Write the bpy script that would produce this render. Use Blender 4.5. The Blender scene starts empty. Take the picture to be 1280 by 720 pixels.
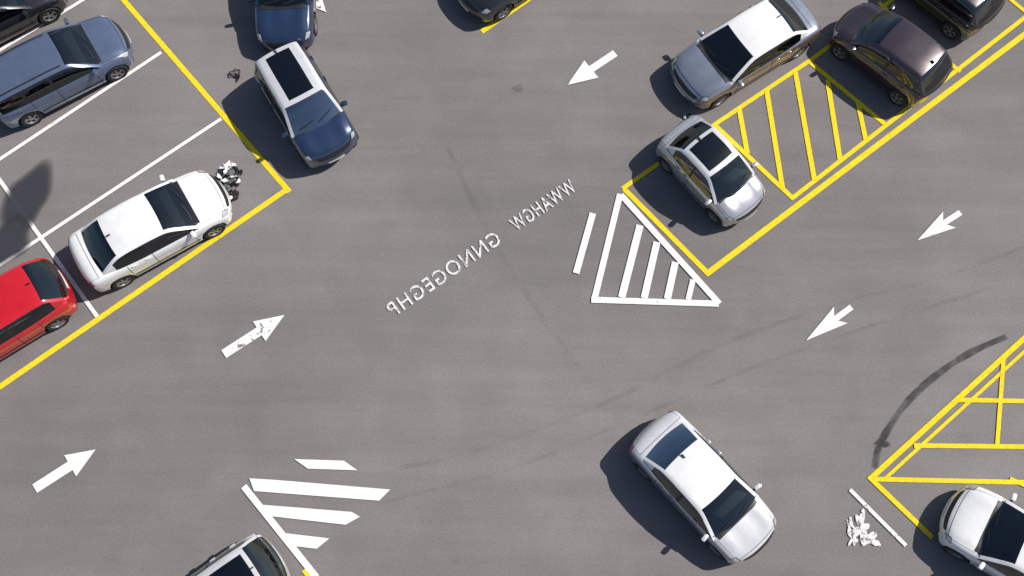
import bpy, bmesh, math, random
from mathutils import Vector, Matrix, noise as mnoise
random.seed(4)
scene = bpy.context.scene
COL = scene.collection

# ------------------------------------------------------------------ camera / survey
TILT = math.radians(16.0)
FPX = 1300.0
CAM_H = 27.2
CAM = Vector((0, -CAM_H*math.tan(TILT), CAM_H))
def g(u, v, z=0.0):
    """survey: photo measurement -> world point on the horizontal plane at height z"""
    x = (u-640)/FPX; y = (360-v)/FPX
    d = Vector((x, y*math.cos(TILT)+math.sin(TILT), y*math.sin(TILT)-math.cos(TILT)))
    t = (z-CAM.z)/d.z
    return CAM + d*t

cd = bpy.data.cameras.new("Camera"); cam = bpy.data.objects.new("Camera", cd)
COL.objects.link(cam); cam.location = CAM; cam.rotation_euler = (TILT, 0, 0)
cd.sensor_width = 36; cd.lens = FPX/1280*36; cd.clip_end = 6000
scene.camera = cam

# ------------------------------------------------------------------ light
SUN_EL = math.radians(48); SUN_AZ = math.radians(72)
w = bpy.data.worlds.new("World"); scene.world = w; w.use_nodes = True
nt = w.node_tree; nt.nodes.clear()
sky = nt.nodes.new("ShaderNodeTexSky"); sky.sky_type = 'NISHITA'; sky.sun_disc = False
sky.sun_elevation = SUN_EL; sky.sun_rotation = SUN_AZ
bg = nt.nodes.new("ShaderNodeBackground"); bg.inputs[1].default_value = 0.085
wo = nt.nodes.new("ShaderNodeOutputWorld")
nt.links.new(sky.outputs[0], bg.inputs[0]); nt.links.new(bg.outputs[0], wo.inputs[0])
sl = bpy.data.lights.new("sun", 'SUN'); sl.energy = 5.0; sl.angle = math.radians(0.5); sl.color = (1.0, 0.95, 0.885)
so = bpy.data.objects.new("sun", sl); COL.objects.link(so)
sdir = Vector((math.cos(SUN_EL)*math.sin(SUN_AZ), math.cos(SUN_EL)*math.cos(SUN_AZ), math.sin(SUN_EL)))
so.rotation_euler = sdir.to_track_quat('Z', 'Y').to_euler(); so.location = sdir*60
scene.view_settings.view_transform = 'Standard'; scene.view_settings.look = 'None'; scene.view_settings.exposure = 0

# ------------------------------------------------------------------ materials
def newmat(name):
    m = bpy.data.materials.new(name); m.use_nodes = True
    t = m.node_tree; b = t.nodes["Principled BSDF"]; return m, t, b
def ramp(t, src, stops):
    r = t.nodes.new("ShaderNodeValToRGB"); e = r.color_ramp.elements
    while len(e) < len(stops): e.new(0.5)
    for el, (p, c) in zip(e, stops):
        el.position = p; el.color = (c[0], c[1], c[2], 1) if isinstance(c, tuple) else (c, c, c, 1)
    t.links.new(src, r.inputs[0]); return r.outputs[0]
def mixc(t, fac, a, b, mode='MIX'):
    m = t.nodes.new("ShaderNodeMix"); m.data_type = 'RGBA'; m.blend_type = mode
    for s, val in ((m.inputs[0], fac), (m.inputs[6], a), (m.inputs[7], b)):
        if isinstance(val, bpy.types.NodeSocket): t.links.new(val, s)
        elif isinstance(val, tuple): s.default_value = (*val, 1)
        else: s.default_value = val
    return m.outputs[2]
def noise(t, co, scale, detail=4, rough=.55, dist=0.0):
    n = t.nodes.new("ShaderNodeTexNoise"); n.inputs['Scale'].default_value = scale
    n.inputs['Detail'].default_value = detail; n.inputs['Roughness'].default_value = rough
    n.inputs['Distortion'].default_value = dist
    t.links.new(co, n.inputs['Vector']); return n.outputs[0]

def asphalt():
    m, t, b = newmat("asphalt")
    co = t.nodes.new("ShaderNodeTexCoord").outputs['Object']
    big = noise(t, co, .11, 2, .5)
    mid = noise(t, co, .7, 5, .6, .4)
    fine = noise(t, co, 22, 4, .75)
    mp = t.nodes.new("ShaderNodeMapping"); mp.inputs['Rotation'].default_value = (0, 0, math.radians(-37)); mp.inputs['Scale'].default_value = (.10, 1.3, 1)
    t.links.new(co, mp.inputs[0])
    streak = noise(t, mp.outputs[0], 1.3, 4, .6, .2)
    c = ramp(t, big, [(.3, (.172, .158, .155)), (.7, (.222, .205, .202))])
    c = mixc(t, 1.0, c, ramp(t, mid, [(.3, .93), (.5, .99), (.72, 1.07)]), 'MULTIPLY')
    c = mixc(t, 1.0, c, ramp(t, streak, [(.3, .92), (.7, 1.06)]), 'MULTIPLY')
    c = mixc(t, 1.0, c, ramp(t, fine, [(.25, .76), (.5, 1.0), (.75, 1.22)]), 'MULTIPLY')
    spot = noise(t, co, 2.6, 4, .62, .3)
    c = mixc(t, 1.0, c, ramp(t, spot, [(.25, .86), (.33, 1.0)]), 'MULTIPLY')
    t.links.new(c, b.inputs['Base Color'])
    b.inputs['Roughness'].default_value = .92; b.inputs['Specular IOR Level'].default_value = .25
    bp = t.nodes.new("ShaderNodeBump"); bp.inputs['Strength'].default_value = .3; bp.inputs['Distance'].default_value = .01
    t.links.new(fine, bp.inputs['Height']); t.links.new(bp.outputs[0], b.inputs['Normal'])
    return m

def decal(name, col, lo, hi, scale=7, amax=1.0, rough=.85, var=.12, soft=False):
    """paint / stain / painted shadow with worn, partly missing patches; soft fades toward the rim via UV"""
    m, t, b = newmat(name)
    tc = t.nodes.new("ShaderNodeTexCoord"); co = tc.outputs['Object']
    n1 = noise(t, co, scale, 7, .68, .3); n2 = noise(t, co, scale*4, 3, .7)
    c = mixc(t, 1.0, tuple(col), ramp(t, n2, [(.25, 1-var*1.6), (.7, 1+var*.3)]), 'MULTIPLY')
    t.links.new(c, b.inputs['Base Color']); b.inputs['Roughness'].default_value = rough
    b.inputs['Specular IOR Level'].default_value = .3
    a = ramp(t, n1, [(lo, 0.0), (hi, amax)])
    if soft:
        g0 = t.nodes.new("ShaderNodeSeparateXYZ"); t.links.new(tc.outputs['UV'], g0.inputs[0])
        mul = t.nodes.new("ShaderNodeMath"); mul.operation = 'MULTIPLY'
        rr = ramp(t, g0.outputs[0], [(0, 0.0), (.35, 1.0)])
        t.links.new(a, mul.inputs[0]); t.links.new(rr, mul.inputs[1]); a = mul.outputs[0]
    tr = t.nodes.new("ShaderNodeBsdfTransparent"); mx = t.nodes.new("ShaderNodeMixShader")
    out = t.nodes["Material Output"]
    t.links.new(a, mx.inputs[0]); t.links.new(tr.outputs[0], mx.inputs[1]); t.links.new(b.outputs[0], mx.inputs[2])
    t.links.new(mx.outputs[0], out.inputs[0])
    return m

_pc = {}
def paint(name, col, metal=0.0, rough=.26, coat=1.0):
    if name in _pc: return _pc[name]
    m, t, b = newmat(name)
    co = t.nodes.new("ShaderNodeTexCoord").outputs['Object']
    n1 = noise(t, co, 3.0, 5, .6)
    c = mixc(t, 1.0, tuple(col), ramp(t, n1, [(.3, .92), (.7, 1.03)]), 'MULTIPLY')
    t.links.new(c, b.inputs['Base Color'])
    rr = t.nodes.new("ShaderNodeMapRange"); rr.inputs[3].default_value = rough*.8; rr.inputs[4].default_value = rough*1.3
    t.links.new(n1, rr.inputs[0]); t.links.new(rr.outputs[0], b.inputs['Roughness'])
    b.inputs['Metallic'].default_value = metal
    b.inputs['Coat Weight'].default_value = coat; b.inputs['Coat Roughness'].default_value = .09
    b.inputs['Coat IOR'].default_value = 1.75
    _pc[name] = m; return m
def simple(name, col, rough=.5, metal=0, spec=.5):
    if name in _pc: return _pc[name]
    m, t, b = newmat(name)
    co = t.nodes.new("ShaderNodeTexCoord").outputs['Object']
    n1 = noise(t, co, 9, 4, .6)
    c = mixc(t, 1.0, tuple(col), ramp(t, n1, [(.3, .8), (.7, 1.15)]), 'MULTIPLY')
    t.links.new(c, b.inputs['Base Color']); b.inputs['Roughness'].default_value = rough
    b.inputs['Metallic'].default_value = metal; b.inputs['Specular IOR Level'].default_value = spec
    _pc[name] = m; return m
def glassmat(name, tint, refl, rcol):
    m, t, b = newmat(name); t.nodes.remove(b)
    tr = t.nodes.new("ShaderNodeBsdfTransparent"); tr.inputs[0].default_value = (*tint, 1)
    gl = t.nodes.new("ShaderNodeBsdfGlossy"); gl.inputs['Roughness'].default_value = .05; gl.inputs[0].default_value = (*rcol, 1)
    fr = t.nodes.new("ShaderNodeFresnel"); fr.inputs[0].default_value = 1.52
    ad = t.nodes.new("ShaderNodeMath"); ad.operation = 'ADD'; ad.inputs[1].default_value = refl; ad.use_clamp = True
    mx = t.nodes.new("ShaderNodeMixShader"); t.links.new(fr.outputs[0], ad.inputs[0]); t.links.new(ad.outputs[0], mx.inputs[0])
    t.links.new(tr.outputs[0], mx.inputs[1]); t.links.new(gl.outputs[0], mx.inputs[2])
    t.links.new(mx.outputs[0], t.nodes["Material Output"].inputs[0]); return m

M_ASPH = asphalt()
M_WHITE = decal("white_road_paint", (.82, .81, .80), .27, .35, 4)
M_WORN = decal("worn_white_road_paint", (.80, .79, .79), .36, .43, 6)
M_YEL = decal("yellow_road_paint", (.88, .67, .018), .27, .35, 4, var=.2)
M_TYRE = decal("tyre_rubber_mark", (.045, .044, .046), .25, .62, 3, .72)
M_FAINT = decal("faint_tyre_mark", (.07, .066, .068), .42, .85, .9, .22)
M_STAIN = decal("oil_stain_and_shadow", (.07, .068, .070), .3, .6, 5, .28, .6, soft=True)
M_GLASS = glassmat("tinted_window_glass", (.30, .37, .36), .06, (.9, .95, 1))
M_DGLASS = glassmat("privacy_glass", (.07, .08, .09), .06, (.9, .95, 1))
M_GLASSB = glassmat("reflective_blue_glass", (.10, .13, .17), .36, (.8, .9, 1))
M_TRIM = simple("black_trim", (.018, .018, .02), .45)
M_RUB = simple("tyre_rubber", (.02, .02, .02), .8)
M_RIM = simple("alloy_rim", (.42, .42, .44), .35, .7)
M_LAMP = simple("headlamp_lens", (.50, .52, .55), .10, .3, .8)
M_RED = simple("tail_lamp_lens", (.35, .012, .01), .2, 0, .7)
M_PLATE = simple("licence_plate", (.7, .7, .66), .5)
M_GREY = simple("grey_plastic", (.12, .12, .13), .6)
M_SEAT = simple("seat_fabric", (.075, .072, .07), .8)
M_SEATL = simple("light_seat_fabric", (.20, .18, .16), .8)
M_CABF = simple("cabin_floor_black", (.012, .012, .013), .9)

# ------------------------------------------------------------------ mesh helpers
def mkobj(name, verts, faces, mats, midx=None, smooth=False, parent=None, angle=None, recalc=True):
    me = bpy.data.meshes.new(name); me.from_pydata([tuple(v) for v in verts], [], faces)
    for m in mats: me.materials.append(m)
    if midx:
        for p, i in zip(me.polygons, midx): p.material_index = i
    if recalc:
        bm = bmesh.new(); bm.from_mesh(me); bmesh.ops.recalc_face_normals(bm, faces=bm.faces); bm.to_mesh(me); bm.free()
    if smooth:
        for p in me.polygons: p.use_smooth = True
        if angle: me.set_sharp_from_angle(angle=math.radians(angle))
    ob = bpy.data.objects.new(name, me); COL.objects.link(ob)
    if parent: ob.parent = parent
    return ob
class Sheet:
    """flat markings gathered in one mesh, each strip on its own thin level"""
    def __init__(s, name, mat, z0): s.v=[]; s.f=[]; s.n=name; s.m=mat; s.z=z0
    def poly(s, pts):
        b = len(s.v); s.v += [(p[0], p[1], s.z) for p in pts]; s.f.append(list(range(b, b+len(pts)))); s.z += .0007
    def line(s, a, b, wd=.13):
        a, b = g(*a), g(*b); d = (b-a); d.z = 0; d.normalize(); n = Vector((-d.y, d.x, 0))*wd/2
        s.poly([a-n, b-n, b+n, a+n])
    def pix(s, pts): s.poly([g(*p) for p in pts])
    def done(s):
        ob = mkobj(s.n, s.v, s.f, [s.m], recalc=False)
        for p in ob.data.polygons:
            if p.normal.z < 0: p.flip()
        return ob
def mono(keys):
    xs = [k[0] for k in keys]; ys = [k[1] for k in keys]; n = len(xs)
    d = [(ys[i+1]-ys[i])/(xs[i+1]-xs[i]) for i in range(n-1)]
    m = [d[0]] + [0 if d[i-1]*d[i] <= 0 else 2*d[i-1]*d[i]/(d[i-1]+d[i]) for i in range(1, n-1)] + [d[-1]]
    def f(x):
        if x <= xs[0]: return ys[0]
        if x >= xs[-1]: return ys[-1]
        i = 0
        while x > xs[i+1]: i += 1
        h = xs[i+1]-xs[i]; t = (x-xs[i])/h
        return ((2*t**3-3*t*t+1)*ys[i] + (t**3-2*t*t+t)*h*m[i] + (-2*t**3+3*t*t)*ys[i+1] + (t**3-t*t)*h*m[i+1])
    return f
def fill(bounds, step):
    out = [bounds[0]]
    for a, b in zip(bounds, bounds[1:]):
        k = max(1, math.ceil((b-a)/step-1e-6))
        out += [a+(b-a)*i/k for i in range(1, k+1)]
    return out
def box(name, c, s, mat, parent, bev=.02, rot=0, tilt=0):
    bm = bmesh.new(); bmesh.ops.create_cube(bm, size=1)
    bmesh.ops.scale(bm, vec=s, verts=bm.verts)
    if bev: bmesh.ops.bevel(bm, geom=bm.edges[:], offset=bev, segments=2, affect='EDGES', profile=.6)
    me = bpy.data.meshes.new(name); bm.to_mesh(me); bm.free(); me.materials.append(mat)
    for p in me.polygons: p.use_smooth = True
    me.set_sharp_from_angle(angle=math.radians(40))
    o = bpy.data.objects.new(name, me); COL.objects.link(o); o.location = c; o.rotation_euler = (0, tilt, rot); o.parent = parent
    return o

# ------------------------------------------------------------------ wheel mesh
def wheel_mesh(R, wd):
    V=[]; F=[]; MI=[]; n=36
    prof=[(R*.60,-wd/2+.01),(R*.66,-wd/2),(R*.93,-wd/2),(R,-wd/2+.03),(R,wd/2-.03),(R*.93,wd/2),(R*.66,wd/2),(R*.60,wd/2-.01)]
    for i in range(n):
        a=2*math.pi*i/n
        for r,y in prof: V.append((r*math.cos(a), y, r*math.sin(a)))
    k=len(prof)
    for i in range(n):
        j=(i+1)%n
        for q in range(k-1):
            F.append([i*k+q,i*k+q+1,j*k+q+1,j*k+q]); MI.append(0)
    b=len(V); rp=[(R*.62,wd/2-.005),(R*.56,wd/2-.012),(R*.53,wd/2-.07)]
    for i in range(n):
        a=2*math.pi*i/n
        for r,y in rp: V.append((r*math.cos(a), y, r*math.sin(a)))
    for i in range(n):
        j=(i+1)%n
        for q in range(2): F.append([b+i*3+q,b+i*3+q+1,b+j*3+q+1,b+j*3+q]); MI.append(1)
    b2=len(V)
    V+= [(R*.53*math.cos(2*math.pi*i/n), wd/2-.07, R*.53*math.sin(2*math.pi*i/n)) for i in range(n)]
    F.append(list(range(b2,b2+n))); MI.append(0)
    b3=len(V)
    V+= [(R*.60*math.cos(2*math.pi*i/n), -wd/2+.01, R*.60*math.sin(2*math.pi*i/n)) for i in range(n)]
    F.append(list(range(b3,b3+n))); MI.append(0)
    for s in range(5):
        a=2*math.pi*s/5+.3
        for da in (-.13,.13):
            e=Vector((math.cos(a+da),0,math.sin(a+da))); t=Vector((-math.sin(a+da),0,math.cos(a+da)))*.018
            p=[e*.03-t, e*.03+t, e*R*.56+t, e*R*.56-t]; b=len(V)
            for y in (wd/2-.05, wd/2-.02): V += [(q.x,y,q.z) for q in p]
            F += [[b,b+1,b+2,b+3],[b+4,b+5,b+6,b+7],[b,b+1,b+5,b+4],[b+1,b+2,b+6,b+5],[b+2,b+3,b+7,b+6],[b+3,b,b+4,b+7]]; MI += [1]*6
    b=len(V); V += [(.055*math.cos(2*math.pi*i/12), wd/2-.012, .055*math.sin(2*math.pi*i/12)) for i in range(12)]
    F.append(list(range(b,b+12))); MI.append(1)
    me=bpy.data.meshes.new("wheel"); me.from_pydata(V,[],F)
    for m in (M_RUB,M_RIM): me.materials.append(m)
    for p,i in zip(me.polygons,MI): p.material_index=i
    bm=bmesh.new(); bm.from_mesh(me); bmesh.ops.recalc_face_normals(bm,faces=bm.faces); bm.to_mesh(me); bm.free()
    for p in me.polygons: p.use_smooth=True
    me.set_sharp_from_angle(angle=math.radians(35))
    return me
def torus(name, c, R, r, tilt, mat, parent):
    V=[];F=[];n=20;k=6
    for i in range(n):
        a=2*math.pi*i/n
        for j in range(k):
            b=2*math.pi*j/k; V.append(((R+r*math.cos(b))*math.cos(a),(R+r*math.cos(b))*math.sin(a),r*math.sin(b)))
    for i in range(n):
        for j in range(k): F.append([i*k+j,i*k+(j+1)%k,((i+1)%n)*k+(j+1)%k,((i+1)%n)*k+j])
    o=mkobj(name,V,F,[mat],smooth=True,parent=parent); o.location=c; o.rotation_euler=(0,tilt,0)

# ------------------------------------------------------------------ vehicles
SEDAN = dict(T=[(-.5,.36),(-.498,.52),(-.488,.76),(-.468,.91),(-.43,.98),(-.30,1.01),(0,.98),(.2,.95),(.26,.93),(.36,.86),(.43,.77),(.472,.67),(.491,.55),(.5,.36)],
             xr=-.375, xrt=-.225, xft=.06, xf=.255, sg=(-.285,.22), pil=[-.06], H=1.44)
WAGON = dict(T=[(-.5,.36),(-.499,.55),(-.494,.82),(-.482,.94),(-.45,.99),(-.30,1.0),(0,.98),(.2,.95),(.26,.93),(.36,.87),(.43,.79),(.472,.69),(.491,.55),(.5,.36)],
             xr=-.488, xrt=-.41, xft=.06, xf=.255, sg=(-.43,.22), pil=[-.06,-.25], H=1.50)
HATCH = dict(T=[(-.5,.36),(-.499,.55),(-.492,.80),(-.478,.93),(-.45,.99),(-.30,1.0),(0,.98),(.2,.95),(.27,.93),(.37,.86),(.44,.77),(.476,.67),(.492,.55),(.5,.36)],
             xr=-.482, xrt=-.34, xft=.06, xf=.27, sg=(-.38,.235), pil=[-.08], H=1.48)
SUV = dict(T=[(-.5,.42),(-.499,.62),(-.494,.90),(-.482,1.02),(-.45,1.07),(-.30,1.07),(0,1.05),(.18,1.03),(.24,1.02),(.35,.98),(.43,.90),(.472,.79),(.491,.64),(.5,.42)],
             xr=-.485, xrt=-.40, xft=.05, xf=.225, sg=(-.42,.195), pil=[-.07,-.26], H=1.68)

def vehicle(name, kind, tail, nose, W=1.78, body=None, roof=None, side=None, H=None, glass=None, L=None, rearglass=None,
            sunroof=None, rack=False, wheel_r=.32, seat=None, sideglass=None):
    K = kind; glass = glass or M_GLASS; rearglass = rearglass or glass; sideglass = sideglass or M_DGLASS
    a, b = g(*tail, .55), g(*nose, .55); dirv = b-a
    L = L or dirv.length; H = H or K['H']; c = (a+b)/2; ang = math.atan2(dirv.y, dirv.x)
    root = bpy.data.objects.new(name, None); COL.objects.link(root); root.empty_display_size = .5
    root.location = (c.x, c.y, 0); root.rotation_euler = (0, 0, ang)
    roof = roof or body; side = side or body; seat = seat or M_SEAT
    T = mono(K['T'])
    Wf = mono([(-.5,.80),(-.485,.88),(-.46,.935),(-.38,.975),(-.2,1),(.15,1),(.33,.975),(.43,.93),(.475,.86),(.5,.74)])
    Zb = mono([(-.5,.30),(-.46,.24),(-.35,.20),(.35,.19),(.46,.21),(.5,.27)])
    swF = mono([(-.5,0),(.28,0),(.4,.05),(.5,.20)]); swR = mono([(-.5,.12),(-.42,.03),(-.33,0),(.5,0)])
    secy = [0,.45,.74,.865,.925,.965,.995,1.0,.985,.93]; secz = [1,.993,.975,.945,.885,.79,.60,.38,.13,0]
    ks = [i/9 for i in range(10)]
    SY = mono(list(zip(ks, secy))); SZ = mono(list(zip(ks, secz)))
    hoodk = mono([(-.5,0),(.24,0),(.30,1),(.42,.8),(.47,0),(.5,0)])
    def B(x, s, off=0.0):
        def P(x, s):
            aa = abs(s); hw = Wf(x)*W/2; y = SY(aa)*hw; zb = Zb(x)
            z = zb + (T(x)+.025-zb)*SZ(aa)
            z += .020*hoodk(x)*math.exp(-((aa-.17)/.045)**2) - .008*hoodk(x)*math.exp(-((aa-.08)/.06)**2)
            y -= .014*math.exp(-((aa-.74)/.05)**2)*(1 if abs(x)<.42 else 0)
            X = x*L - swF(x)*(abs(y)/hw)**2.4 + swR(x)*(abs(y)/hw)**2.4
            return Vector((X, y if s >= 0 else -y, z))
        p = P(x, s)
        if off:
            e = .004; dx = P(x+e, s)-P(x-e, s); ds = P(x, s+e)-P(x, s-e)
            n = dx.cross(ds)
            if n.length > 1e-9:
                n.normalize(); q = p - Vector((x*L*.8, 0, .45))
                if n.dot(q) < 0: n = -n
                p = p + n*off
        return p
    xs = fill([-.5,-.498,-.494,-.486,-.47,-.44,.44,.472,.484,.492,.497,.5], .016)
    ss = [-1+2*i/48 for i in range(49)]
    V=[]; F=[]; MI=[]
    for x in xs:
        for s in ss: V.append(B(x, s))
    m = len(ss)
    for i in range(len(xs)-1):
        for j in range(m-1):
            F.append([i*m+j, i*m+j+1, (i+1)*m+j+1, (i+1)*m+j])
            sm = abs(ss[j]+ss[j+1])/2
            MI.append(2 if sm > .93 else (1 if sm > .46 else 0))
        F.append([i*m+m-1, i*m, (i+1)*m, (i+1)*m+m-1]); MI.append(2)
    F.append(list(range(m))); MI.append(0); F.append([(len(xs)-1)*m+j for j in range(m)]); MI.append(0)
    bo = mkobj("body", V, F, [body, side, M_TRIM], MI)
    R = wheel_r; ar = R+.055; xF = L/2-max(.66, L*.185); xR = -L/2+max(.64, L*.19)
    cv=[]; cf=[]
    for wx in (xF, xR):
        for sg in (1, -1):
            y0, y1 = sg*(W/2-.30), sg*(W/2+.2); b0=len(cv); n=32
            for yy in (y0, y1):
                for i in range(n):
                    aa=2*math.pi*i/n; cv.append((wx+ar*math.cos(aa), yy, R+ar*math.sin(aa)))
            cf.append([b0+i for i in range(n)]); cf.append([b0+n+i for i in range(n)])
            for i in range(n): j=(i+1)%n; cf.append([b0+i,b0+j,b0+n+j,b0+n+i])
    cut = mkobj("cutter", cv, cf, [M_TRIM])
    md = bo.modifiers.new("b", 'BOOLEAN'); md.operation='DIFFERENCE'; md.solver='EXACT'; md.object=cut
    dg = bpy.context.evaluated_depsgraph_get(); dg.update()
    me = bpy.data.meshes.new_from_object(bo.evaluated_get(dg)); old=bo.data
    bo.modifiers.clear(); bo.data = me; bpy.data.meshes.remove(old); bpy.data.objects.remove(cut)
    for p in me.polygons:
        q = p.center; p.use_smooth=True
        for wx in (xF,xR):
            if (q.x-wx)**2+(q.z-R)**2 < (ar*1.0)**2: p.material_index=2
    me.set_sharp_from_angle(angle=math.radians(32))
    bo.parent = root
    # ---- cabin
    xr,xrt,xft,xf = K['xr'],K['xrt'],K['xft'],K['xf']
    br, bf = T(xr)-.03, T(xf)-.03
    lerp=lambda a,b,t:a+(b-a)*t
    Rf = mono([(xr,br),(lerp(xr,xrt,.5),lerp(br,H-.05,.57)),(xrt,H-.055),(lerp(xrt,xft,.3),H-.008),(lerp(xrt,xft,.6),H),(xft,H-.05),(lerp(xft,xf,.5),lerp(H-.05,bf,.43)),(xf,bf)])
    rear_tap = mono([(xr,.90),(lerp(xr,xrt,1),.97),(lerp(xr,xft,.7),1),(.5,1)])
    bow = mono([(xr,-.10),(xrt,-.05),(lerp(xrt,xft,.5),0),(xft,.06),(xf,.16)])
    ak=[0,.2,.4,.54,.60,.68,.95,1.0]
    def C(x, s, off=0.0):
        def P(x,s):
            aa=abs(s); bz=T(x)-.03; h=max(Rf(x)-bz,0); ht=H-.98
            wb=.925*Wf(x)*W/2*rear_tap(x); f=min(1,h/ht); ye=wb*(1-.225*f)
            ys=[0,.32*ye,.65*ye,.90*ye,.955*ye,lerp(wb,ye,.86),lerp(wb,ye,.06),wb]
            zs=[1,.994,.975,.945,.915,.85,.06,0]
            for i in range(7):
                if aa<=ak[i+1]+1e-9:
                    t=(aa-ak[i])/(ak[i+1]-ak[i]); break
            if aa<.54:
                yy=mono(list(zip(ak[:5],ys[:5])))(aa); zz=mono(list(zip(ak[:5],zs[:5])))(aa)
            else: yy=lerp(ys[i],ys[i+1],t); zz=lerp(zs[i],zs[i+1],t)
            if .68<aa<.95: yy+= .012*math.sin(math.pi*(aa-.68)/.27)*f
            X=x*L+bow(x)*(1-(yy/wb)**2)
            return Vector((X, yy if s>=0 else -yy, bz+h*zz))
        p=P(x,s)
        if off:
            e=.003; n=(P(x+e,s)-P(x-e,s)).cross(P(x,s+e)-P(x,s-e))
            if n.length>1e-10:
                n.normalize()
                if n.dot(p-Vector((x*L*.3,0,1.0)))<0: n=-n
                p=p+n*off
        return p
    pw=.011
    sr = sunroof and (xrt+.03+(0 if sunroof=='small' else -.005), xft-.03, .36 if sunroof=='small' else .45)
    bl=[xr,xr+.012,xrt-.004,xrt,xft,xft+.006,xf-.008,xf,K['sg'][0],K['sg'][1]]+[q+d for q in K['pil'] for d in (-pw,pw)]
    if sr: bl += [sr[0],sr[1]]
    bnd=sorted(set(bl)); xs=fill(bnd,.016)
    half=[0,.05,.1,.15,.2,.25,.3,.36,.40,.45,.5,.54,.57,.60,.64,.68,.74,.80,.86,.91,.95,1.0]
    ss=[-h for h in half[::-1][:-1]]+half
    V=[];F=[];MI=[]
    for x in xs:
        for s in ss: V.append(C(x,s))
    m=len(ss)
    for i in range(len(xs)-1):
        xm=(xs[i]+xs[i+1])/2
        for j in range(m-1):
            F.append([i*m+j,i*m+j+1,(i+1)*m+j+1,(i+1)*m+j])
            a_=abs(ss[j]+ss[j+1])/2; k=0
            if a_<.54:
                if xr+.012<xm<xrt-.004: k=3
                elif xft+.006<xm<xf-.008: k=1
                elif xm<xr+.012: k=2
                elif xm>xf-.008: k=2
                elif sr and sr[0]<xm<sr[1] and a_<sr[2]: k=4
            elif a_>.95: k=2
            elif a_>.68:
                if K['sg'][0]<xm<K['sg'][1]:
                    k=4
                    if any(abs(xm-q)<pw for q in K['pil']): k=2
                elif xm>=K['sg'][1]: k=2
            MI.append(k)
    mkobj("cabin",V,F,[roof,glass,M_TRIM,rearglass,sideglass],MI,smooth=True,parent=root,angle=38)
    # ---- interior seen through the glass
    n=20; V=[];F=[]
    for i in range(n+1):
        x=lerp(xr+.02,xf-.015,i/n)
        for j in range(9):
            s=-1+2*j/8; y=s*.86*Wf(x)*W/2*rear_tap(x); V.append((x*L+bow(x)*(1-s*s)*.8,y,T(x)+.027+.004))
    for i in range(n):
        for j in range(8): q=i*9+j; F.append([q,q+1,q+10,q+9])
    mkobj("cabin_floor",V,F,[M_CABF],parent=root)
    zc=T(0)+.03; xs1=lerp(xrt,xft,.62)*L
    for sg in (1,-1):
        box("front_seat",(xs1,sg*W*.20,zc+.09),(.16,.46,.30),seat,root,.06,0,-.2)
        box("headrest",(xs1-.06,sg*W*.20,zc+.27),(.09,.26,.15),seat,root,.04,0,-.2)
        box("front_seat_cushion",(xs1+.27,sg*W*.20,zc+.02),(.42,.46,.08),seat,root,.03)
    xb=lerp(xrt,xft,.10)*L
    box("rear_seat",(xb,0,zc+.08),(.15,W*.66,.26),seat,root,.06,0,-.25)
    box("rear_seat_cushion",(xb+.28,0,zc+.02),(.40,W*.66,.07),seat,root,.03)
    box("dashboard",(lerp(xft,xf,.55)*L,0,T(xf)+.055),(.26,W*.70,.07),M_GREY,root,.03)
    torus("steering_wheel",(lerp(xft,xf,.12)*L,W*.20,zc+.12),.18,.016,-1.0,M_TRIM,root)
    # ---- surface patches
    def patch(nm,fn,x0,x1,s0,s1,mat,off=.006,nx=6,ns=6,skew=0):
        V=[];F=[]
        for i in range(nx+1):
            for j in range(ns+1):
                s=s0+(s1-s0)*j/ns; x=x0+(x1-x0)*i/nx + skew*(j/ns)
                V.append(fn(x,s,off))
        for i in range(nx):
            for j in range(ns):
                q=i*(ns+1)+j; F.append([q,q+1,q+ns+2,q+ns+1])
        return mkobj(nm,V,F,[mat],smooth=True,parent=root)
    for sg in (1,-1):
        patch("headlamp_housing",B,.426,.479,sg*.25,sg*.48,M_TRIM,.004,skew=-.012)
        patch("headlamp",B,.430,.475,sg*.27,sg*.465,M_LAMP,.008,skew=-.012)
        patch("tail_lamp",B,-.494,-.474 if K is SEDAN else -.484,sg*.27,sg*.56,M_RED,skew=.008)
        patch("hood_seam",B,xf+.01,.455,sg*.285,sg*.293,M_TRIM,.003,16,1)
        for xx in ([K['sg'][1]-.015]+K['pil']):
            if xx>-.2: patch("door_seam",B,xx-.0018,xx+.0018,sg*.42,sg*.90,M_TRIM,.003,1,10)
        patch("door_seam",B,max(K['sg'][0]+.06,-.24)-.0018,max(K['sg'][0]+.06,-.24)+.0018,sg*.42,sg*.80,M_TRIM,.003,1,10)
        patch("side_moulding",B,-.22,.22,sg*.80,sg*.825,M_TRIM,.008,20,1)
        for xx in (K['pil'][0]-.035, K['sg'][0]+.10):
            p=B(xx,sg*.52); box("door_handle",(p.x,p.y+sg*.012,p.z),(.15,.03,.03),side,root,.008)
        p=B(K['sg'][1]-.012,sg*.40)
        box("wing_mirror",(p.x,p.y+sg*.13,p.z+.07),(.12,.20,.13),body,root,.045,sg*-.15)
        box("mirror_stalk",(p.x,p.y+sg*.0,p.z+.03),(.06,.12,.05),M_TRIM,root,.01)
        patch("wiper",C,xf-.035,xf-.030,sg*.03 if sg>0 else -.42,sg*.40 if sg>0 else -.05,M_TRIM,.012,1,8,skew=-.02)
    patch("grille",B,.474,.491,-.21,.21,M_TRIM,.006,4,12)
    patch("bumper_seam",B,.452,.455,-.30,.30,M_TRIM,.003,1,14)
    patch("cowl",B,xf-.005,xf+.022,-.25,.25,M_TRIM,.012,3,12,0)
    patch("front_plate",B,.4965,.4995,-.09,.09,M_PLATE,.01,2,4)
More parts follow.
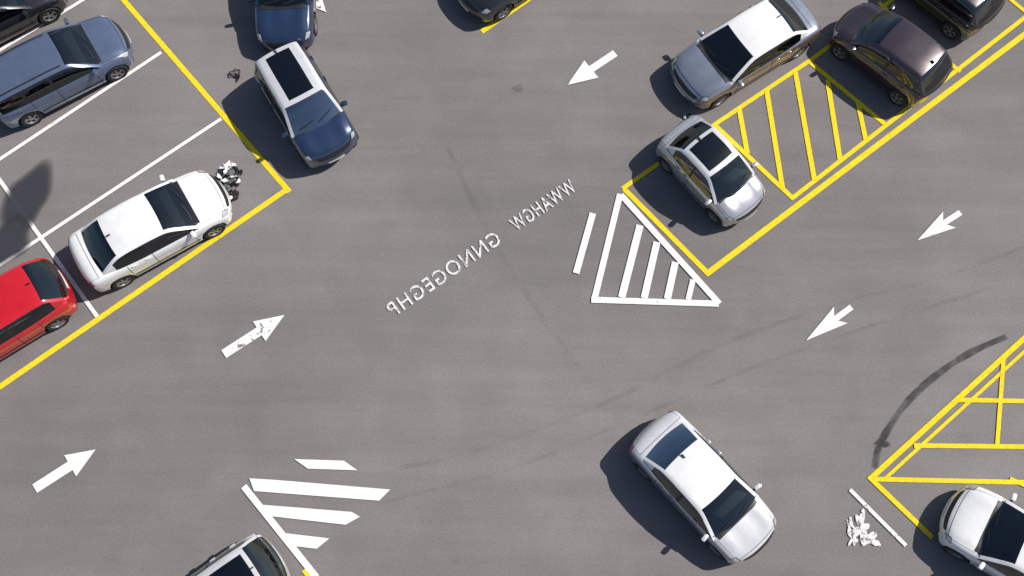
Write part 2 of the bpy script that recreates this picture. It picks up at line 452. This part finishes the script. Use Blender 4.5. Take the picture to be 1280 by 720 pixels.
    if K is SEDAN:
        patch("boot_seam",B,xr-.028,xr-.025,-.29,.29,M_TRIM,.003,1,14)
        for sg in (1,-1): patch("boot_seam",B,-.475,xr-.025,sg*.285,sg*.293,M_TRIM,.003,8,1)
    patch("rear_plate",B,-.4985,-.495,-.10,.10,M_PLATE,.01,2,4)
    if rack:
        for sg in (1,-1):
            patch("roof_rail",C,xrt+.02,xft-.02,sg*.50,sg*.53,M_TRIM,.03,16,1)
    p=C(xrt+.015,0)
    box("roof_antenna",(p.x,0,p.z+.03),(.12,.03,.06),M_TRIM,root,.012)
    wm = wheel_mesh(R,.21)
    for wx in (xF,xR):
        for sg in (1,-1):
            o=bpy.data.objects.new("wheel",wm); COL.objects.link(o); o.parent=root
            o.location=(wx,sg*(W/2-.125),R); o.rotation_euler=(0,random.random()*2 if sg>0 else 0,0 if sg>0 else math.pi)
    box("underbody",(0,0,.27),(L*.9,W*.62,.12),M_TRIM,root,.03)
    return root

WHT=paint("white_car_paint",(.84,.84,.83)); SILV=paint("silver_car_paint",(.52,.53,.56),.5)
LSILV=paint("pale_silver_car_paint",(.72,.72,.73),.25)
GBLUE=paint("slate_blue_car_paint",(.13,.17,.27),.4); NAVY=paint("navy_car_paint",(.020,.040,.10),.3)
BLACK=paint("black_car_paint",(.015,.015,.018)); MAR=paint("dark_maroon_car_paint",(.04,.024,.032),.3)
RED=paint("red_car_paint",(.55,.008,.016)); BROWN=paint("brown_painted_reflection",(.21,.15,.12),.4)  # BROWN: reflection along a car's side, put into the paint colour
GREYB=paint("grey_blue_car_paint_and_shade",(.30,.33,.40),.5)  # body colour of one sedan; painted shade on the sides of another

vehicle("sedan",SEDAN,(98,336),(281,236),1.80,WHT)
vehicle("station_wagon",WAGON,(-14,132),(158,42),1.80,GBLUE,rack=True)
vehicle("hatchback_car",HATCH,(82,350),(-93,455),1.78,RED)
vehicle("sedan",SEDAN,(-105,62),(75,-30),1.8,BLACK)
vehicle("suv",SUV,(348,76),(421,198),1.74,NAVY,roof=LSILV,sunroof='small',glass=M_GLASSB,wheel_r=.33)
vehicle("sedan",SEDAN,(358,-118),(356,62),1.72,NAVY,seat=M_SEATL)
vehicle("sedan",SEDAN,(735,-100),(578,4),1.8,BLACK)
vehicle("sedan",SEDAN,(1008,14),(850,110),1.82,GREYB,roof=WHT,side=BROWN)  # brown sides carry a painted reflection
vehicle("sedan",SEDAN,(840,162),(940,268),1.60,SILV,roof=LSILV,sunroof='big',wheel_r=.285,H=1.50)
vehicle("hatchback_car",HATCH,(1170,112),(1052,20),1.72,MAR)
vehicle("hatchback_car",HATCH,(1236,28),(1120,-62),1.75,BLACK)
vehicle("sedan",SEDAN,(808,533),(953,688),1.76,LSILV,roof=WHT,rearglass=M_GLASSB,side=GREYB)  # pale car; its shaded flank is put into the grey-blue side colour
vehicle("sedan",SEDAN,(1370,742),(1184,634),1.85,WHT)
vehicle("hatchback_car",HATCH,(349,694),(200,802),1.72,LSILV,sunroof='big')

# ------------------------------------------------------------------ ground
gs=2500
bm=bmesh.new(); bmesh.ops.create_grid(bm,x_segments=8,y_segments=8,size=gs)
me=bpy.data.meshes.new("ground"); bm.to_mesh(me); bm.free(); me.materials.append(M_ASPH)
COL.objects.link(bpy.data.objects.new("ground",me))

# ------------------------------------------------------------------ markings
Y=Sheet("yellow_parking_lines",M_YEL,.010)
for a,b,wd in [((-120,566),(360,236),.15),((362,240),(120,-40),.15),((602,40),(760,-70),.15),
    ((780,236),(887,344),.14),((884,342),(1420,-62),.16),((990,248),(1420,-86),.12),
    ((778,236),(893,156),.12),((893,156),(1012,76),.12),((1012,76),(1180,-48),.12),
    ((893,156),(992,249),.13),((1010,76),(1108,157),.13),((1098,3),(1200,90),.12),((1190,-60),(1300,30),.11),
    ((924,137),(934,192),.14),((958,112),(978,236),.14),((994,90),(1018,226),.14),((1034,100),(1050,200),.14),((1072,128),(1082,175),.13),
    ((1086,600),(1420,295),.14),((1104,600),(1420,312),.09),((1088,598),(1165,672),.13),
    ((1142,557),(1420,560),.12),((1196,500),(1420,504),.12),((1092,599),(1420,606),.12),
    ((1254,448),(1246,557),.11),((1300,440),(1380,560),.10),((1283,608),(1262,598),.10)]:
    Y.line(a,b,wd)
Y.line((380,712),(425,770),.13)
Y.done()
Wt=Sheet("white_parking_lines",M_WHITE,.034)
for a,b,wd in [((-100,266),(202,66),.10),((42,304),(277,149),.10),((-30,183),(122,396),.11),((-60,100),(112,-4),.10),((-60,372),(42,304),.10)]:
    Wt.line(a,b,wd)
Wt.done()
Hh=Sheet("white_hatched_marking",M_WHITE,.034)
for a,b,wd in [((775,243),(743,374),.17),((739,375),(898,380),.17),((776,244),(899,380),.17),
    ((800,282),(777,372),.20),((821,303),(805,373),.19),((844,328),(834,374),.19),((866,350),(860,375),.15),
    ((741,267),(720,342),.18)]:
    Hh.line(a,b,wd)
Hh.done()
H2=Sheet("white_hatched_marking",M_WHITE,.034)
H2.pix([(368,574),(430,576),(447,588),(385,586)])
H2.pix([(312,598),(345,600),(488,612),(474,626),(318,614)])
H2.pix([(328,631),(440,640),(450,646),(432,656),(336,645)])
H2.pix([(352,666),(412,673),(396,686),(362,682)])
H2.line((305,608),(396,722),.17)
H2.done()
def arrow(tail,tip,sw=.20,hw=.62,hl=.42,mat=M_WORN,notch=0.0):
    a,b=g(*tail),g(*tip); d=b-a; Ln=d.length; d.normalize(); n=Vector((-d.y,d.x,0)); xh=Ln*(1-hl)
    s=Sheet("road_arrow",mat,.034)
    P=lambda x,y:a+d*x+n*y
    s.poly([P(0,-sw/2),P(xh,-sw/2),P(xh-notch,-hw/2),P(Ln,0),P(xh-notch,hw/2),P(xh,sw/2),P(0,sw/2)]); s.done()
arrow((769,67),(709,107),.22,.68,.5,M_WHITE)
arrow((44,611),(120,562),.26,.66,.42,M_WHITE)
arrow((280,443),(356,394),.26,.66,.42)
arrow((1064,384),(1007,426),.16,.56,.66,M_WHITE,notch=.16)
arrow((1200,266),(1146,301),.16,.56,.64,M_WHITE,notch=.16)
arrow((372,-22),(408,16),.2,.6,.5)
M_STEN=decal("stencilled_white_paint",(.78,.77,.77),.37,.50,9,.95)
ltr=bpy.data.objects.new("road_lettering",None); COL.objects.link(ltr)
def word(txt,p,q,zz):
    """each glyph is laid mirrored, in reading order, as on the tarmac"""
    a,b=g(*p),g(*q)
    tc=bpy.data.curves.new("t",'FONT'); tc.body=txt[::-1]; tc.size=1; tc.offset=.006; tc.space_character=1.16
    to=bpy.data.objects.new("t",tc); COL.objects.link(to)
    dg=bpy.context.evaluated_depsgraph_get(); me=bpy.data.meshes.new_from_object(to.evaluated_get(dg))
    bpy.data.objects.remove(to)
    x0=min(v.co.x for v in me.vertices); x1=max(v.co.x for v in me.vertices); hy=max(v.co.y for v in me.vertices)
    lo=bpy.data.objects.new("word",me); me.materials.clear(); me.materials.append(M_STEN)
    COL.objects.link(lo); lo.parent=ltr
    d=b-a; sx=d.length/(x1-x0); sy=.41/hy
    for v in me.vertices: v.co.x=(x1-v.co.x)*sx; v.co.y*=sy
    me.flip_normals()
    lo.location=(a.x,a.y,zz); lo.rotation_euler=(0,0,math.atan2(d.y,d.x))
word("PHGEGONNG",(492,397),(628,303),.036)
word("WGHAWW",(646,290),(722,238),.036)
S=Sheet("worn_white_line",M_WORN,.034); S.line((1062,612),(1132,682),.10); S.done()

def blob(name,ctr,rx,ry,rot,mat,z,seed=0,irr=.25,n=40,rings=6):
    c=g(*ctr); V=[(0,0,0)];F=[];U=[1.0]
    for r in range(1,rings+1):
        for i in range(n):
            a=2*math.pi*i/n; k=1+irr*mnoise.noise(Vector((math.cos(a)*1.6+seed,math.sin(a)*1.6,seed)))*2
            V.append((rx*k*math.cos(a)*r/rings, ry*k*math.sin(a)*r/rings,0)); U.append(1-r/rings)
    for i in range(n):
        F.append([0,1+i,1+(i+1)%n])
        for r in range(rings-1):
            p=1+r*n; q=p+n; F.append([p+i,q+i,q+(i+1)%n,p+(i+1)%n])
    o=mkobj(name,V,F,[mat],recalc=False)
    uv=o.data.uv_layers.new(name="UVMap")
    for lp in o.data.loops: uv.data[lp.index].uv=(U[lp.vertex_index],0)
    for p in o.data.polygons:
        if p.normal.z<0: p.flip()
    o.location=(c.x,c.y,z); o.rotation_euler=(0,0,rot); return o
M_SHADOW=decal("painted_shadow",(.045,.045,.058),.0,.15,3,.90,.6,soft=True)  # bluish dark decal: a shadow without a caster, painted with a soft rim
blob("oil_stain_and_shadow",(36,246),.62,1.15,math.radians(-24),M_SHADOW,.050,1.3,.12)  # this blob and the next are shadow painted on the asphalt, not oil
blob("oil_stain_and_shadow",(8,305),.6,.9,math.radians(-30),M_SHADOW,.054,5.2,.15)
blob("oil_stain_and_shadow",(648,110),.2,.14,.4,M_STAIN,.046,3.3,.25)
blob("oil_stain_and_shadow",(1103,552),.2,.12,.5,M_TYRE,.048,3.1,.6)
M_SPL=decal("white_paint_splash",(.76,.75,.74),.40,.50,6)
for u,v,r in [(1075,660,.33),(1066,672,.22),(1088,674,.2),(1062,655,.14)]:
    blob("paint_splash",(u,v),r,r*.6,random.random()*3,M_SPL,.038+random.random()*.004,u*.37,.6)

def curve_strip(name,pts,wd,mat,z):
    P=[g(*p) for p in pts]
    def cr(i,t):
        p0=P[max(i-1,0)];p1=P[i];p2=P[i+1];p3=P[min(i+2,len(P)-1)]
        return .5*((2*p1)+(p2-p0)*t+(2*p0-5*p1+4*p2-p3)*t*t+(3*p1-p0-3*p2+p3)*t**3)
    C=[cr(i,k/12) for i in range(len(P)-1) for k in range(12)]+[P[-1]]
    V=[];F=[]
    for i,p in enumerate(C):
        t=C[min(i+1,len(C)-1)]-C[max(i-1,0)]; t.z=0; t.normalize(); n=Vector((-t.y,t.x,0))
        ww=wd/2*(1+.35*mnoise.noise(p*1.3))
        V+=[(p.x-n.x*ww,p.y-n.y*ww,z),(p.x+n.x*ww,p.y+n.y*ww,z)]
    for i in range(len(C)-1): F.append([2*i,2*i+2,2*i+3,2*i+1])
    o=mkobj(name,V,F,[mat],recalc=False)
    for p in o.data.polygons:
        if p.normal.z<0: p.flip()
curve_strip("tyre_mark",[(1258,421),(1215,440),(1172,468),(1135,502),(1112,534),(1098,562),(1094,585)],.16,M_TYRE,.042)
z=.004
for pts,wd in [([(500,585),(600,562),(760,502),(900,432),(1040,382),(1180,345),(1330,290)],.12),
    ([(560,185),(610,290),(680,400),(740,480)],.14),
    ([(470,630),(640,585),(800,520),(940,460),(1080,410),(1240,360)],.10)]:
    curve_strip("faint_tyre_mark",pts,wd,M_FAINT,z); z+=.0007

# ------------------------------------------------------------------ debris
def debris(name,ctr,r,n,mats,h=.25):
    c=g(*ctr); V=[];F=[];MI=[]
    for k in range(n):
        a=random.random()*6.28; rr=r*math.sqrt(random.random()); p=Vector((rr*math.cos(a),rr*math.sin(a),h*(1-rr/r)*random.random()+.04))
        sz=random.uniform(.05,.16); R_=Matrix.Rotation(random.random()*6.28,3,'Z')@Matrix.Rotation(random.uniform(-.7,.7),3,'X')
        b0=len(V); m=random.randint(4,6)
        pts=[Vector((sz*random.uniform(.6,1.3)*math.cos(6.28*i/m),sz*random.uniform(.4,.9)*math.sin(6.28*i/m),0)) for i in range(m)]
        for dz in (-.012,.012):
            for q in pts: V.append(tuple(p+R_@(q+Vector((0,0,dz+.02*math.sin(q.x*30))))))
        F.append([b0+i for i in range(m)]); F.append([b0+m+i for i in range(m)])
        for i in range(m): j=(i+1)%m; F.append([b0+i,b0+j,b0+m+j,b0+m+i])
        MI += [random.randrange(len(mats))]*(m+2)
    o=mkobj(name,V,F,mats,MI); o.location=(c.x,c.y,0)
debris("broken_bumper_debris",(287,222),.36,46,[M_TRIM,WHT,M_GREY,M_TRIM],.3)
debris("broken_bumper_debris",(287,245),.2,14,[M_TRIM,WHT],.1)
debris("litter_pile",(295,92),.14,10,[M_TRIM,M_GREY],.1)
debris("litter_pile",(862,154),.25,16,[M_TRIM,M_GREY,SILV],.2)
